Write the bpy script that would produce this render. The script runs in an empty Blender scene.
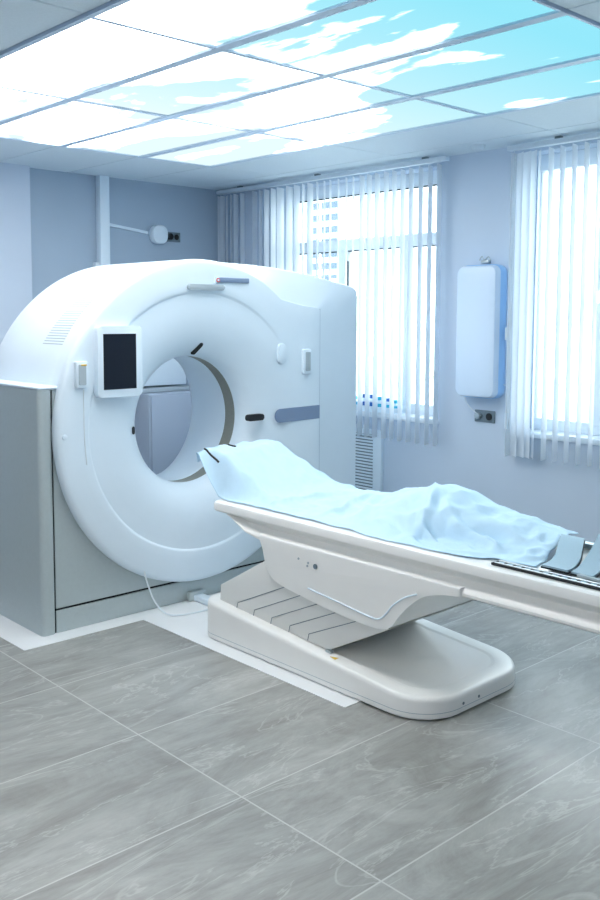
import bpy, bmesh, math, random
from mathutils import Vector, Matrix, noise
from math import sin, cos, pi, radians, atan2, sqrt
random.seed(7)
SC = bpy.context.scene
COL = SC.collection

# ------------------------------------------------------------------ materials
def rgb(h):
    h = h.lstrip('#')
    return tuple(((int(h[i:i+2], 16)/255)/12.92 if int(h[i:i+2], 16)/255 <= .04045 else ((int(h[i:i+2], 16)/255+.055)/1.055)**2.4) for i in (0, 2, 4)) + (1,)

def mat(name, col, rough=.5, metal=0., spec=.5, coat=0., noise_amt=.0, nscale=30, bump=0., emit=None, estr=0., transl=0.):
    m = bpy.data.materials.new(name); m.use_nodes = True
    nt = m.node_tree; N = nt.nodes; L = nt.links
    b = N['Principled BSDF']
    c = rgb(col) if isinstance(col, str) else col
    b.inputs['Base Color'].default_value = c
    b.inputs['Roughness'].default_value = rough
    b.inputs['Metallic'].default_value = metal
    b.inputs['Specular IOR Level'].default_value = spec
    b.inputs['Coat Weight'].default_value = coat
    tc = N.new('ShaderNodeTexCoord'); nz = N.new('ShaderNodeTexNoise')
    nz.inputs['Scale'].default_value = nscale; nz.inputs['Detail'].default_value = 4
    L.new(tc.outputs['Object'], nz.inputs['Vector'])
    if noise_amt > 0:
        mx = N.new('ShaderNodeMixRGB'); mx.blend_type = 'MULTIPLY'
        r = N.new('ShaderNodeValToRGB')
        r.color_ramp.elements[0].color = (1-noise_amt,)*3+(1,); r.color_ramp.elements[1].color = (1, 1, 1, 1)
        r.color_ramp.elements[0].position = .3; r.color_ramp.elements[1].position = .7
        L.new(nz.outputs['Fac'], r.inputs['Fac'])
        mx.inputs['Fac'].default_value = 1; mx.inputs['Color1'].default_value = c
        L.new(r.outputs['Color'], mx.inputs['Color2']); L.new(mx.outputs['Color'], b.inputs['Base Color'])
    if bump > 0:
        bp = N.new('ShaderNodeBump'); bp.inputs['Strength'].default_value = bump; bp.inputs['Distance'].default_value = .002
        L.new(nz.outputs['Fac'], bp.inputs['Height']); L.new(bp.outputs['Normal'], b.inputs['Normal'])
    if emit:
        b.inputs['Emission Color'].default_value = rgb(emit); b.inputs['Emission Strength'].default_value = estr
    if transl > 0:
        t = N.new('ShaderNodeBsdfTranslucent'); t.inputs['Color'].default_value = c
        ms = N.new('ShaderNodeMixShader'); ms.inputs['Fac'].default_value = transl
        out = N['Material Output']
        L.new(b.outputs['BSDF'], ms.inputs[1]); L.new(t.outputs['BSDF'], ms.inputs[2]); L.new(ms.outputs['Shader'], out.inputs['Surface'])
    return m

M = {}
M['white'] = mat('white_plastic', '#E0EDF7', .32, coat=.15, noise_amt=.02, nscale=8)
M['white_warm'] = mat('white_table_plastic', '#EEEDEA', .35, coat=.15, noise_amt=.02, nscale=8)
M['shroud'] = mat('shroud_plastic', '#DEDEDB', .5, noise_amt=.02, nscale=8)
M['grey_metal'] = mat('grey_lacquer', '#B9C4C6', .38, metal=.15, noise_amt=.04, nscale=60)
M['dark_ring'] = mat('ring_window', '#83867F', .35, noise_amt=.1, nscale=90)
M['seam'] = mat('dark_gap', '#15181C', .8)
M['seam_soft'] = mat('soft_gap', '#A9BACB', .8)
M['groove'] = mat('groove_grey', '#A9B5BD', .7)
M['black_glass'] = mat('screen_glass', '#1B222D', .25, spec=.3)
M['black'] = mat('black_rubber', '#14181D', .6)
M['band'] = mat('blue_grey_band', '#7C8FAC', .4)
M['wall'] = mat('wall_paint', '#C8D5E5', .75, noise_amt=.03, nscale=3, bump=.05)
M['wall_l'] = mat('wall_left_darker', '#A9BACB', .75, noise_amt=.03, nscale=3, bump=.05)  # darker wall tone, used on the left wall beyond its step
M['ceil'] = mat('ceiling_tile', '#DCE8F0', .8, noise_amt=.05, nscale=120, bump=.1)
M['tbar'] = mat('ceiling_bar', '#A8B8C6', .5)
M['frame_l'] = mat('light_frame', '#BFD0E4', .45, noise_amt=.03)
M['pvc'] = mat('window_frame_plastic', '#E6EEF5', .35)
M['gasket'] = mat('window_gasket', '#3C4A50', .7)
M['slat'] = mat('blind_fabric', '#F3F7FB', .7, noise_amt=.03, nscale=200, transl=.5)
M['rail'] = mat('blind_rail', '#D9E4EE', .4)
M['inlay'] = mat('white_floor_tile', '#E7E9EA', .3, noise_amt=.03, nscale=5)
M['sheet'] = mat('disposable_sheet', '#CDE9FA', .8, noise_amt=.03, nscale=40, bump=.2, transl=.15)
M['purifier'] = mat('purifier_front', '#D7E7FA', .3, coat=.2)
M['purifier_b'] = mat('purifier_side', '#9CC8F2', .35, coat=.2)
M['socket'] = mat('socket_grey', '#6D7C86', .5)
M['strap'] = mat('strap_blue_grey', '#9DB7C6', .75, noise_amt=.05, nscale=200)
M['steel'] = mat('brushed_steel', '#B8C2C6', .35, metal=.8)
M['yellow'] = mat('sticker_yellow', '#D9B43A', .5)
M['red'] = mat('red_mark', '#C8464A', .5)
M['cable'] = mat('white_cable', '#DDE5EA', .5)
M['cabinet_dark'] = mat('grey_blue_cabinet', '#A9B6C8', .5)
M['bld_blue'] = mat('facade_blue', '#3F5566', .6)
M['bld_white'] = mat('facade_white', '#DDE6EC', .8)
M['win_blue'] = mat('facade_window', '#31485A', .3)
M['leaf'] = mat('pale_leaves', '#CBD0B4', .8, noise_amt=.2, nscale=3)
M['bark'] = mat('bark', '#8A7D6A', .9)
M['teal'] = mat('bottle_teal', '#35B9D8', .3)
M['navy'] = mat('bottle_navy', '#1F5FAE', .3)
M['ground'] = mat('outside_ground', '#B9BDB8', .9, noise_amt=.2, nscale=1)

def glass_mat():
    m = bpy.data.materials.new('window_glass'); m.use_nodes = True
    nt = m.node_tree; N = nt.nodes; L = nt.links; N.remove(N['Principled BSDF'])
    t = N.new('ShaderNodeBsdfTransparent'); t.inputs['Color'].default_value = (.93, .97, .98, 1)
    g = N.new('ShaderNodeBsdfGlossy'); g.inputs['Roughness'].default_value = .02
    ms = N.new('ShaderNodeMixShader'); fr = N.new('ShaderNodeFresnel'); fr.inputs['IOR'].default_value = 1.3
    L.new(fr.outputs['Fac'], ms.inputs['Fac']); L.new(t.outputs[0], ms.inputs[1]); L.new(g.outputs[0], ms.inputs[2])
    L.new(ms.outputs[0], N['Material Output'].inputs['Surface'])
    return m
M['glass'] = glass_mat()

def sky_panel_mat():
    """backlit print of a cloudy sky; one continuous picture over all the ceiling lights"""
    m = bpy.data.materials.new('sky_print'); m.use_nodes = True
    nt = m.node_tree; N = nt.nodes; L = nt.links; N.remove(N['Principled BSDF'])
    g = N.new('ShaderNodeNewGeometry')
    mp = N.new('ShaderNodeMapping'); mp.inputs['Scale'].default_value = (.8, 1.5, 1); mp.inputs['Location'].default_value = (3.1, 1.3, 0)
    nz = N.new('ShaderNodeTexNoise'); nz.inputs['Scale'].default_value = 1.0; nz.inputs['Detail'].default_value = 7; nz.inputs['Roughness'].default_value = .52
    nz.inputs['Distortion'].default_value = .35
    L.new(g.outputs['Position'], mp.inputs['Vector']); L.new(mp.outputs['Vector'], nz.inputs['Vector'])
    sx = N.new('ShaderNodeSeparateXYZ'); L.new(g.outputs['Position'], sx.inputs['Vector'])
    # clouds thin out towards the right-hand end of the picture
    mr = N.new('ShaderNodeMapRange'); mr.inputs['From Min'].default_value = -3.7; mr.inputs['From Max'].default_value = -1.9
    mr.inputs['To Min'].default_value = -.055; mr.inputs['To Max'].default_value = -.14
    L.new(sx.outputs['X'], mr.inputs['Value'])
    ad = N.new('ShaderNodeMath'); ad.operation = 'ADD'
    my = N.new('ShaderNodeMapRange'); my.inputs['From Min'].default_value = 1.9; my.inputs['From Max'].default_value = 3.9
    my.inputs['To Min'].default_value = .10; my.inputs['To Max'].default_value = -.04
    L.new(sx.outputs['Y'], my.inputs['Value'])
    ay = N.new('ShaderNodeMath'); ay.operation = 'ADD'; L.new(my.outputs['Result'], ay.inputs[0]); L.new(mr.outputs['Result'], ay.inputs[1])
    L.new(nz.outputs['Fac'], ad.inputs[0]); L.new(ay.outputs[0], ad.inputs[1])
    r = N.new('ShaderNodeValToRGB'); r.color_ramp.elements[0].position = .44; r.color_ramp.elements[1].position = .60
    r.color_ramp.elements[0].color = (0, 0, 0, 1)
    L.new(ad.outputs[0], r.inputs['Fac'])
    # sky blue deepens to the right, is almost white-cyan at the left
    mr2 = N.new('ShaderNodeMapRange'); mr2.inputs['From Min'].default_value = -4.2; mr2.inputs['From Max'].default_value = -2.0
    L.new(sx.outputs['X'], mr2.inputs['Value'])
    sk = N.new('ShaderNodeMixRGB'); sk.inputs['Color1'].default_value = SKY_L; sk.inputs['Color2'].default_value = SKY_R
    L.new(mr2.outputs['Result'], sk.inputs['Fac'])
    mx = N.new('ShaderNodeMixRGB'); mx.inputs['Color2'].default_value = (1.0, 1.0, 1.0, 1)
    L.new(r.outputs['Color'], mx.inputs['Fac']); L.new(sk.outputs['Color'], mx.inputs['Color1'])
    e = N.new('ShaderNodeEmission'); e.inputs['Strength'].default_value = PANEL_STR
    L.new(mx.outputs['Color'], e.inputs['Color']); L.new(e.outputs[0], N['Material Output'].inputs['Surface'])
    return m
EXPOSURE = 1.42
PANEL_STR = 3.7
SKY_L = (.083, .102, .106, 1)
SKY_R = (.031, .083, .099, 1)
WORLD_STR = 3.2
FILL_LAMP_STR = 4.5
M['sky'] = sky_panel_mat()
M['lamp'] = mat('fill_lamp_diffuser', '#FFFFFF', .5, emit='#FFF6EA', estr=FILL_LAMP_STR)

def floor_mat():
    m = bpy.data.materials.new('stone_floor_tiles'); m.use_nodes = True
    nt = m.node_tree; N = nt.nodes; L = nt.links; b = N['Principled BSDF']
    g = N.new('ShaderNodeTexCoord'); sx = N.new('ShaderNodeSeparateXYZ'); L.new(g.outputs['Object'], sx.inputs['Vector'])
    def math_(op, a, b_=None, **k):
        n = N.new('ShaderNodeMath'); n.operation = op
        for i, v in enumerate((a, b_)):
            if v is None: continue
            if isinstance(v, (int, float)): n.inputs[i].default_value = v
            else: L.new(v, n.inputs[i])
        return n.outputs[0]
    X0, Y0, TX, TY = -1.605, 1.803, .602, 1.19
    fx = math_('DIVIDE', math_('SUBTRACT', sx.outputs['X'], X0), TX)
    fy = math_('DIVIDE', math_('SUBTRACT', sx.outputs['Y'], Y0), TY)
    ix = math_('FLOOR', fx); iy = math_('FLOOR', fy)
    dx = math_('MULTIPLY', math_('ABSOLUTE', math_('SUBTRACT', math_('FRACT', math_('ADD', fx, .5)), .5)), TX)
    dy = math_('MULTIPLY', math_('ABSOLUTE', math_('SUBTRACT', math_('FRACT', math_('ADD', fy, .5)), .5)), TY)
    d = math_('MINIMUM', dx, dy)
    grout = math_('LESS_THAN', d, .0028)
    # per-tile offset for the veining
    cv = N.new('ShaderNodeCombineXYZ'); L.new(ix, cv.inputs[0]); L.new(iy, cv.inputs[1])
    wn = N.new('ShaderNodeTexWhiteNoise'); wn.noise_dimensions = '3D'; L.new(cv.outputs[0], wn.inputs['Vector'])
    off = N.new('ShaderNodeVectorMath'); off.operation = 'SCALE'; off.inputs['Scale'].default_value = 9.0
    L.new(wn.outputs['Color'], off.inputs[0])
    av = N.new('ShaderNodeVectorMath'); av.operation = 'ADD'; L.new(g.outputs['Object'], av.inputs[0]); L.new(off.outputs[0], av.inputs[1])
    mp = N.new('ShaderNodeMapping'); mp.inputs['Rotation'].default_value = (0, 0, radians(-12)); mp.inputs['Scale'].default_value = (2.6, .85, 1)
    L.new(av.outputs[0], mp.inputs['Vector'])
    n1 = N.new('ShaderNodeTexNoise'); n1.inputs['Scale'].default_value = 1.4; n1.inputs['Detail'].default_value = 12; n1.inputs['Roughness'].default_value = .72; n1.inputs['Distortion'].default_value = 1.1
    L.new(mp.outputs[0], n1.inputs['Vector'])
    r1 = N.new('ShaderNodeValToRGB'); e = r1.color_ramp.elements
    e[0].position = .30; e[0].color = rgb('#82807B'); e[1].position = .74; e[1].color = rgb('#B6B7B3')
    k = e.new(.5); k.color = rgb('#9A9B97')
    L.new(n1.outputs['Fac'], r1.inputs['Fac'])
    # thin pale veins
    n2 = N.new('ShaderNodeTexNoise'); n2.inputs['Scale'].default_value = 1.0; n2.inputs['Detail'].default_value = 6; n2.inputs['Roughness'].default_value = .62; n2.inputs['Distortion'].default_value = .9
    mp2 = N.new('ShaderNodeMapping'); mp2.inputs['Rotation'].default_value = (0, 0, radians(-18)); mp2.inputs['Scale'].default_value = (3.6, .8, 1)
    L.new(av.outputs[0], mp2.inputs['Vector']); L.new(mp2.outputs[0], n2.inputs['Vector'])
    r2 = N.new('ShaderNodeValToRGB'); e = r2.color_ramp.elements
    e[0].position = .488; e[0].color = (0, 0, 0, 1); e[1].position = .512; e[1].color = (0, 0, 0, 1); k = e.new(.5); k.color = (.36, .36, .36, 1)
    L.new(n2.outputs['Fac'], r2.inputs['Fac'])
    mv = N.new('ShaderNodeMixRGB'); mv.inputs['Color2'].default_value = rgb('#CFD0CC'); L.new(r2.outputs['Color'], mv.inputs['Fac']); L.new(r1.outputs['Color'], mv.inputs['Color1'])
    # fine dark streaks
    mp3 = N.new('ShaderNodeMapping'); mp3.inputs['Rotation'].default_value = (0, 0, radians(-14)); mp3.inputs['Scale'].default_value = (17, 3.0, 1)
    L.new(av.outputs[0], mp3.inputs['Vector'])
    n3 = N.new('ShaderNodeTexNoise'); n3.inputs['Scale'].default_value = 1.6; n3.inputs['Detail'].default_value = 5; n3.inputs['Roughness'].default_value = .7; L.new(mp3.outputs[0], n3.inputs['Vector'])
    r3 = N.new('ShaderNodeValToRGB'); e = r3.color_ramp.elements
    e[0].position = .3; e[0].color = (.80, .79, .79, 1); e[1].position = .58; e[1].color = (1, 1, 1, 1)
    L.new(n3.outputs['Fac'], r3.inputs['Fac'])
    ms = N.new('ShaderNodeMixRGB'); ms.blend_type = 'MULTIPLY'; ms.inputs['Fac'].default_value = .8
    L.new(mv.outputs['Color'], ms.inputs['Color1']); L.new(r3.outputs['Color'], ms.inputs['Color2'])
    # tile tone
    tn = N.new('ShaderNodeMapRange'); tn.inputs['To Min'].default_value = .93; tn.inputs['To Max'].default_value = 1.05
    L.new(wn.outputs['Value'], tn.inputs['Value'])
    mt = N.new('ShaderNodeVectorMath'); mt.operation = 'SCALE'; L.new(ms.outputs['Color'], mt.inputs[0]); L.new(tn.outputs['Result'], mt.inputs['Scale'])
    mg = N.new('ShaderNodeMixRGB'); mg.inputs['Color2'].default_value = rgb('#BDBEBA'); L.new(grout, mg.inputs['Fac']); L.new(mt.outputs[0], mg.inputs['Color1'])
    L.new(mg.outputs['Color'], b.inputs['Base Color'])
    rr = N.new('ShaderNodeMapRange'); rr.inputs['To Min'].default_value = .22; rr.inputs['To Max'].default_value = .42
    L.new(n1.outputs['Fac'], rr.inputs['Value']); L.new(rr.outputs['Result'], b.inputs['Roughness'])
    bp = N.new('ShaderNodeBump'); bp.inputs['Strength'].default_value = .25; bp.inputs['Distance'].default_value = .002
    L.new(n3.outputs['Fac'], bp.inputs['Height']); L.new(bp.outputs['Normal'], b.inputs['Normal'])
    return m
M['floor'] = floor_mat()

# ------------------------------------------------------------------ mesh helpers
def new(): return bmesh.new()

def finish(name, bm, material, parent=None, smooth=35, loc=None, label=None):
    bmesh.ops.remove_doubles(bm, verts=bm.verts, dist=1e-6)
    bmesh.ops.recalc_face_normals(bm, faces=bm.faces)
    me = bpy.data.meshes.new(name); bm.to_mesh(me); bm.free()
    if smooth:
        for p in me.polygons: p.use_smooth = True
        me.set_sharp_from_angle(angle=radians(smooth))
    me.materials.append(M[material] if isinstance(material, str) else material)
    o = bpy.data.objects.new(name, me); COL.objects.link(o)
    if parent: 
        o.parent = parent
        o.location = -Vector(parent.matrix_local.translation) if parent.type == 'EMPTY' and parent.get('_w') else (0, 0, 0)
    if label: o['label'] = label
    return o

def thing(name, label, cat, loc=(0, 0, 0), group=None):
    o = bpy.data.objects.new(name, None); COL.objects.link(o); o.location = loc
    o.empty_display_size = .1
    o['label'] = label; o['category'] = cat
    if group: o['group'] = group
    return o

def tag(o, label, cat, group=None):
    o['label'] = label; o['category'] = cat
    if group: o['group'] = group
    return o

def struct(o):
    o['kind'] = 'structure'; return o

def part(name, bm, m, parent, **k):
    """part whose mesh is written in room coordinates"""
    o = finish(name, bm, m, None, **k)
    o.parent = parent
    w = Vector((0, 0, 0)); p = parent
    while p is not None:
        w += p.location; p = p.parent
    o.location = -w
    return o

def box(bm, x0, x1, y0, y1, z0, z1, bev=0., seg=2, axes=None):
    r = bmesh.ops.create_cube(bm, size=1)
    vs = r['verts']
    for v in vs:
        v.co = Vector(((x0+x1)/2+v.co.x*(x1-x0), (y0+y1)/2+v.co.y*(y1-y0), (z0+z1)/2+v.co.z*(z1-z0)))
    if bev > 0:
        es = list({e for v in vs for e in v.link_edges})
        if axes is not None:
            es = [e for e in es if abs((e.verts[0].co-e.verts[1].co).normalized()[axes]) > .9]
        bmesh.ops.bevel(bm, geom=es, offset=bev, segments=seg, profile=.5, affect='EDGES')
    return vs

def prism_x(bm, poly, x0, x1, bev=0., seg=2):
    """poly of (y,z) extruded along x"""
    a = [bm.verts.new((x0, y, z)) for y, z in poly]; b = [bm.verts.new((x1, y, z)) for y, z in poly]
    _cap(bm, a, b, bev, seg)
def prism_y(bm, poly, y0, y1, bev=0., seg=2):
    a = [bm.verts.new((x, y0, z)) for x, z in poly]; b = [bm.verts.new((x, y1, z)) for x, z in poly]
    _cap(bm, a, b, bev, seg)
def prism_z(bm, poly, z0, z1, bev=0., seg=2):
    a = [bm.verts.new((x, y, z0)) for x, y in poly]; b = [bm.verts.new((x, y, z1)) for x, y in poly]
    _cap(bm, a, b, bev, seg)
def _cap(bm, a, b, bev, seg):
    n = len(a)
    f1 = bm.faces.new(a); f2 = bm.faces.new(b[::-1])
    for i in range(n): bm.faces.new((a[i], b[i], b[(i+1) % n], a[(i+1) % n]))
    if bev > 0:
        bmesh.ops.bevel(bm, geom=list(f1.edges)+list(f2.edges), offset=bev, segments=seg, profile=.5, affect='EDGES')

def loft(bm, loops, closed=True, cap0=False, cap1=False):
    V = [[bm.verts.new(p) for p in lp] for lp in loops]
    n = len(V[0])
    for a, b in zip(V[:-1], V[1:]):
        for i in range(n if closed else n-1):
            j = (i+1) % n
            try: bm.faces.new((a[i], a[j], b[j], b[i]))
            except ValueError: pass
    if cap0: bm.faces.new(V[0])
    if cap1: bm.faces.new(V[-1][::-1])
    return V

def catmull(pts, n=8):
    P = [Vector(p) for p in pts]; P = [P[0]*2-P[1]]+P+[P[-1]*2-P[-2]]; out = []
    for i in range(1, len(P)-2):
        for k in range(n):
            t = k/n; a, b, c, d = P[i-1], P[i], P[i+1], P[i+2]
            out.append(.5*((2*b)+(c-a)*t+(2*a-5*b+4*c-d)*t*t+(3*b-3*c+d-a)*t**3))
    out.append(P[-2]); return out

def tube(bm, pts, r, seg=8, smooth_n=8):
    P = catmull(pts, smooth_n) if smooth_n > 1 and len(pts) > 2 else [Vector(p) for p in pts]
    up = Vector((0, 0, 1)); loops = []; prev = None
    for i, p in enumerate(P):
        t = (P[min(i+1, len(P)-1)]-P[max(i-1, 0)]).normalized()
        s = t.cross(prev if prev is not None else (up if abs(t.z) < .95 else Vector((1, 0, 0))))
        if s.length < 1e-6: s = t.cross(Vector((1, .3, .2)))
        s.normalize(); u = s.cross(t).normalized(); prev = u
        loops.append([p+s*r*cos(2*pi*k/seg)+u*r*sin(2*pi*k/seg) for k in range(seg)])
    loft(bm, loops, cap0=True, cap1=True)

def rrect(w, h, r, n=6, cx=0, cy=0):
    out = []
    for sx, sy, a0 in ((1, 1, 0), (-1, 1, 90), (-1, -1, 180), (1, -1, 270)):
        for k in range(n+1):
            a = radians(a0+90*k/n)
            out.append((cx+sx*(w/2-r)+r*cos(a), cy+sy*(h/2-r)+r*sin(a)))
    return out

def disc_x(bm, x0, x1, cy, cz, ry, rz, n=24, bev=0):
    prism_x(bm, [(cy+ry*cos(2*pi*k/n), cz+rz*sin(2*pi*k/n)) for k in range(n)], x0, x1, bev)

# ------------------------------------------------------------------ room
XL, YW, ZC = -6.42, 5.05, 2.613
XR, YN = 2.2, -1.6
b = new(); box(b, -7.2, XR+.2, YN-.2, YW+.4, -.12, 0); f = struct(finish('floor', b, 'floor', smooth=0))
# white tiles laid around the scanner and the foot of its table
b = new()
prism_z(b, [(-5.2, 1.885), (-3.882, 1.885), (-3.882, 2.53), (-2.455, 2.53), (-2.455, 3.42), (-3.882, 3.42), (-3.882, 4.45), (-5.2, 4.45)], -.001, .003)
t1 = struct(finish('trim_1', b, 'inlay', smooth=0)); t1['label'] = 'white floor tiles around the scanner'

# left wall with its forward step
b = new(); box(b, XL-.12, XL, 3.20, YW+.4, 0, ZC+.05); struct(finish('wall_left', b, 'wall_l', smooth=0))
b = new(); box(b, XL-.12, XL+.09, YN, 3.20, 0, ZC+.05); struct(finish('wall_left_front', b, 'wall', smooth=0))
# window wall (Y = YW) with two openings
W1 = (-5.70, -4.04, .82, 2.56); W2 = (-3.36, -.55, .805, 2.56)
YO = YW+.32
b = new()
box(b, XL-.12, W1[0], YW, YO, 0, ZC+.05); box(b, W1[1], W2[0], YW, YO, 0, ZC+.05); box(b, W2[1], XR, YW, YO, 0, ZC+.05)
for w in (W1, W2):
    box(b, w[0], w[1], YW, YO, 0, w[2]); box(b, w[0], w[1], YW, YO, w[3], ZC+.05)
struct(finish('wall_back', b, 'wall', smooth=0))
b = new(); box(b, XR, XR+.12, YN, YO, 0, ZC+.05); struct(finish('wall_right', b, 'wall', smooth=0))
b = new(); box(b, XL-.12, XR+.12, YN-.12, YN, 0, ZC+.05); struct(finish('wall_front', b, 'wall', smooth=0))

# ceiling of tiles 1.2 x 0.6, with the lit field left open for the light panels
GX = [-3.018+1.2*i for i in range(-3, 6)]; GX[0] = XL-.05
GY = [2.354+.6*j for j in range(-7, 5)] + [YW+.02]
GX[-1] = XR+.05; GY[0] = YN-.05
b = new(); g = .004
lit = []
for i in range(len(GX)-1):
    for j in range(len(GY)-1):
        x0, x1, y0, y1 = GX[i], GX[i+1], GY[j], GY[j+1]
        ci = i-3; cj = j-7
        if -2 <= ci < 1 and -1 <= cj < 3:
            lit.append((ci, cj, x0, x1, y0, y1)); continue
        box(b, x0+g, x1-g, y0+g, y1-g, ZC, ZC+.02, bev=.003, seg=1)
struct(finish('ceiling', b, 'ceil', smooth=0))
b = new(); box(b, XL-.12, XR+.12, YN-.12, YO, ZC+.051, ZC+.09); o = struct(finish('ceiling.001', b, 'tbar', smooth=0))
# suspension bars showing between the plain tiles
b = new()
for x in GX[1:-1]:
    box(b, x-.011, x+.011, YN, YW, ZC+.006, ZC+.03)
for y in GY[1:-1]:
    box(b, XL, XR, y-.011, y+.011, ZC+.006, ZC+.03)
struct(finish('trim_2', b, 'tbar', smooth=0))
rows = {-1: 'in the row farthest from the windows', 0: 'in the second row away from the far edge tiles', 1: 'in the third row, next but one to the windows', 2: 'in the row nearest the windows'}
rows = {-1: 'the row farthest from the windows', 0: 'the third row back from the windows', 1: 'the second row back from the windows', 2: 'the row nearest the windows'}
cols = {-2: 'left wall end of', -1: 'middle of', 0: 'right end of'}
looks = {-2: 'White clouded', -1: 'White and pale blue', 0: 'Blue'}
for ci, cj, x0, x1, y0, y1 in lit:
    t = thing('ceiling_light_panel', '%s backlit sky ceiling panel, %s %s' % (looks[ci].lower(), cols[ci], rows[cj]), 'ceiling light', ((x0+x1)/2, (y0+y1)/2, ZC), 'backlit sky ceiling panels')
    b = new(); ex, ey = .012, .024
    box(b, x0, x1, y0, y0+ey, ZC-.012, ZC+.02); box(b, x0, x1, y1-ey, y1, ZC-.012, ZC+.02)
    box(b, x0, x0+ex, y0+ey, y1-ey, ZC-.010, ZC+.02); box(b, x1-ex, x1, y0+ey, y1-ey, ZC-.010, ZC+.02)
    part('frame', b, 'frame_l', t, smooth=0)
    b = new(); box(b, x0+ex, x1-ex, y0+ey, y1-ey, ZC-.002, ZC+.004); part('sky_diffuser', b, 'sky', t, smooth=0)

# fill lamps added out of view to brighten surfaces facing the camera
for lx, ly, nm in ((-2.42, -.35, 'over the near left of the room'), (-.02, -.35, 'above the spot the picture is taken from')):
    t = thing('added_fill_lamp', 'square-edged white fill lamp added out of view '+nm, 'ceiling light', (lx, ly, ZC), 'added fill lamps')
    b = new(); box(b, lx-.595, lx+.595, ly-.295, ly+.295, ZC-.035, ZC, .006); part('housing', b, 'pvc', t)
    b = new(); box(b, lx-.57, lx+.57, ly-.27, ly+.27, ZC-.038, ZC-.0345); part('diffuser', b, 'lamp', t, smooth=0)

# ------------------------------------------------------------------ windows
def window(n, W, mull, transom, lower, gaskets, tx=None):
    x0, x1, z0, z1 = W
    t = bpy.data.objects.new('window_%d' % n, None); COL.objects.link(t); t['kind'] = 'structure'
    t.location = ((x0+x1)/2, YW+.15, z0)
    ya, yb = YW+.13, YW+.20
    b = new()
    box(b, x0, x1, ya, yb, z0, z0+.08, .006); box(b, x0, x1, ya, yb, z1-.10, z1, .006)
    box(b, x0, x0+(.06 if n == 1 else .035), ya, yb, z0+.07, z1-.09, .006); box(b, x1-.06, x1, ya, yb, z0+.07, z1-.09, .006)
    box(b, tx or x0+.05, x1-.05, ya-.005, yb, transom[0], transom[1], .006)
    for a, c in mull: box(b, a, c, ya-.01, yb, z0+.07, transom[0]+.005, .006)
    for a, c in lower: box(b, a, c, ya-.01, yb, transom[1]-.005, z1-.09, .006)
    part('window_frame', b, 'pvc', t)
    b = new()
    if n == 1: box(b, x0+.05, x1-.05, ya-.004, ya+.03, z1-.106, z1-.10)
    box(b, tx or x0+.05, x1-.05, ya-.006, ya+.03, transom[0]-.006, transom[0])
    for gx, gz0, gz1 in gaskets: box(b, gx-.005, gx+.005, ya-.012, ya-.004, gz0, gz1)
    part('gasket', b, 'gasket', t, smooth=0)
    b = new(); box(b, x0+.03, x1-.03, YW+.16, YW+.166, z0+.05, z1-.08); part('pane', b, 'glass', t, smooth=0)
    b = new(); box(b, x0-.03, x1+.03, YW-.03, ya, z0-.03, z0+.008, .008); part('window_sill', b, 'pvc', t)
    return t
window(1, W1, [(-5.14, -5.03), (-4.50, -4.40)], (2.04, 2.13), [], [(-5.024, .93, 1.96), (-4.392, .93, 1.96)])
window(2, W2, [(-2.92, -2.82), (-1.9, -1.8)], (1.62, 1.70), [(-2.92, -2.82), (-1.9, -1.8)], [(-2.93, .93, 1.64)], -2.90)

# ------------------------------------------------------------------ vertical blinds
def blind(slats, x0, x1, label, zb=.655):
    t = thing('vertical_blind', label, 'window blind', ((x0+x1)/2, 4.96, 2.57))
    b = new(); box(b, x0, x1+.02, 4.94, 4.985, 2.568, 2.598, .004); part('headrail', b, 'rail', t)
    for s in (.12, .5, .93):
        b = new(); box(b, x0+(x1-x0)*s-.02, x0+(x1-x0)*s+.02, 4.95, 4.98, 2.598, 2.613)
        part('ceiling_bracket', b, 'socket', t, smooth=0)
    for i, s in enumerate(slats):
        x, ang = s[0], s[1]
        w = s[2] if len(s) > 2 else .089
        tw = s[3] if len(s) > 3 else 0
        b = new(); n = 5; m = 10
        def P(u, v, off):
            a = radians(ang + tw*(1-v)); d = Vector((-sin(a), cos(a), 0)); nn = Vector((cos(a), sin(a), 0))
            c = (u-.5)*w
            return Vector((x, 4.962, zb+(2.55-zb)*v)) + d*c + nn*(off + .006*(1-(2*u-1)**2)) + Vector((random.uniform(-1, 1)*.0, 0, 0))
        A = [[b.verts.new(P(u/(n-1), v/(m-1), .0006)) for u in range(n)] for v in range(m)]
        B = [[b.verts.new(P(u/(n-1), v/(m-1), -.0006)) for u in range(n)] for v in range(m)]
        for v in range(m-1):
            for u in range(n-1):
                b.faces.new((A[v][u], A[v][u+1], A[v+1][u+1], A[v+1][u])); b.faces.new((B[v][u], B[v+1][u], B[v+1][u+1], B[v][u+1]))
        for v in range(m-1):
            b.faces.new((A[v][0], A[v+1][0], B[v+1][0], B[v][0])); b.faces.new((A[v][-1], B[v][-1], B[v+1][-1], A[v+1][-1]))
        for u in range(n-1):
            b.faces.new((A[0][u], B[0][u], B[0][u+1], A[0][u+1])); b.faces.new((A[-1][u], A[-1][u+1], B[-1][u+1], B[-1][u]))
        part('slat', b, 'slat', t)
    return t
S1 = [(-6.36, 30), (-6.315, 24), (-6.262, 60, .089), (-6.20, 40), (-6.138, 24), (-6.05, 20, .07), (-5.891, 24), (-5.815, 26, .06, 10), (-5.741, 22), (-5.662, 22),
      (-5.578, 8), (-5.471, 12), (-5.383, 16)]
S1 += [(x, a) for x, a in [(-5.31, 34), (-5.231, 16), (-5.153, 36), (-5.077, 38), (-5.012, 36), (-4.928, 38), (-4.844, 36), (-4.773, 37), (-4.685, 19), (-4.613, 20), (-4.535, 18), (-4.449, 19), (-4.374, 20), (-4.296, 19), (-4.219, 18), (-4.134, 19), (-4.051, 19), (-3.975, 18)]]
blind(S1, -6.38, -3.93, 'half-open white vertical blind over the left window, behind the scanner')
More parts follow.
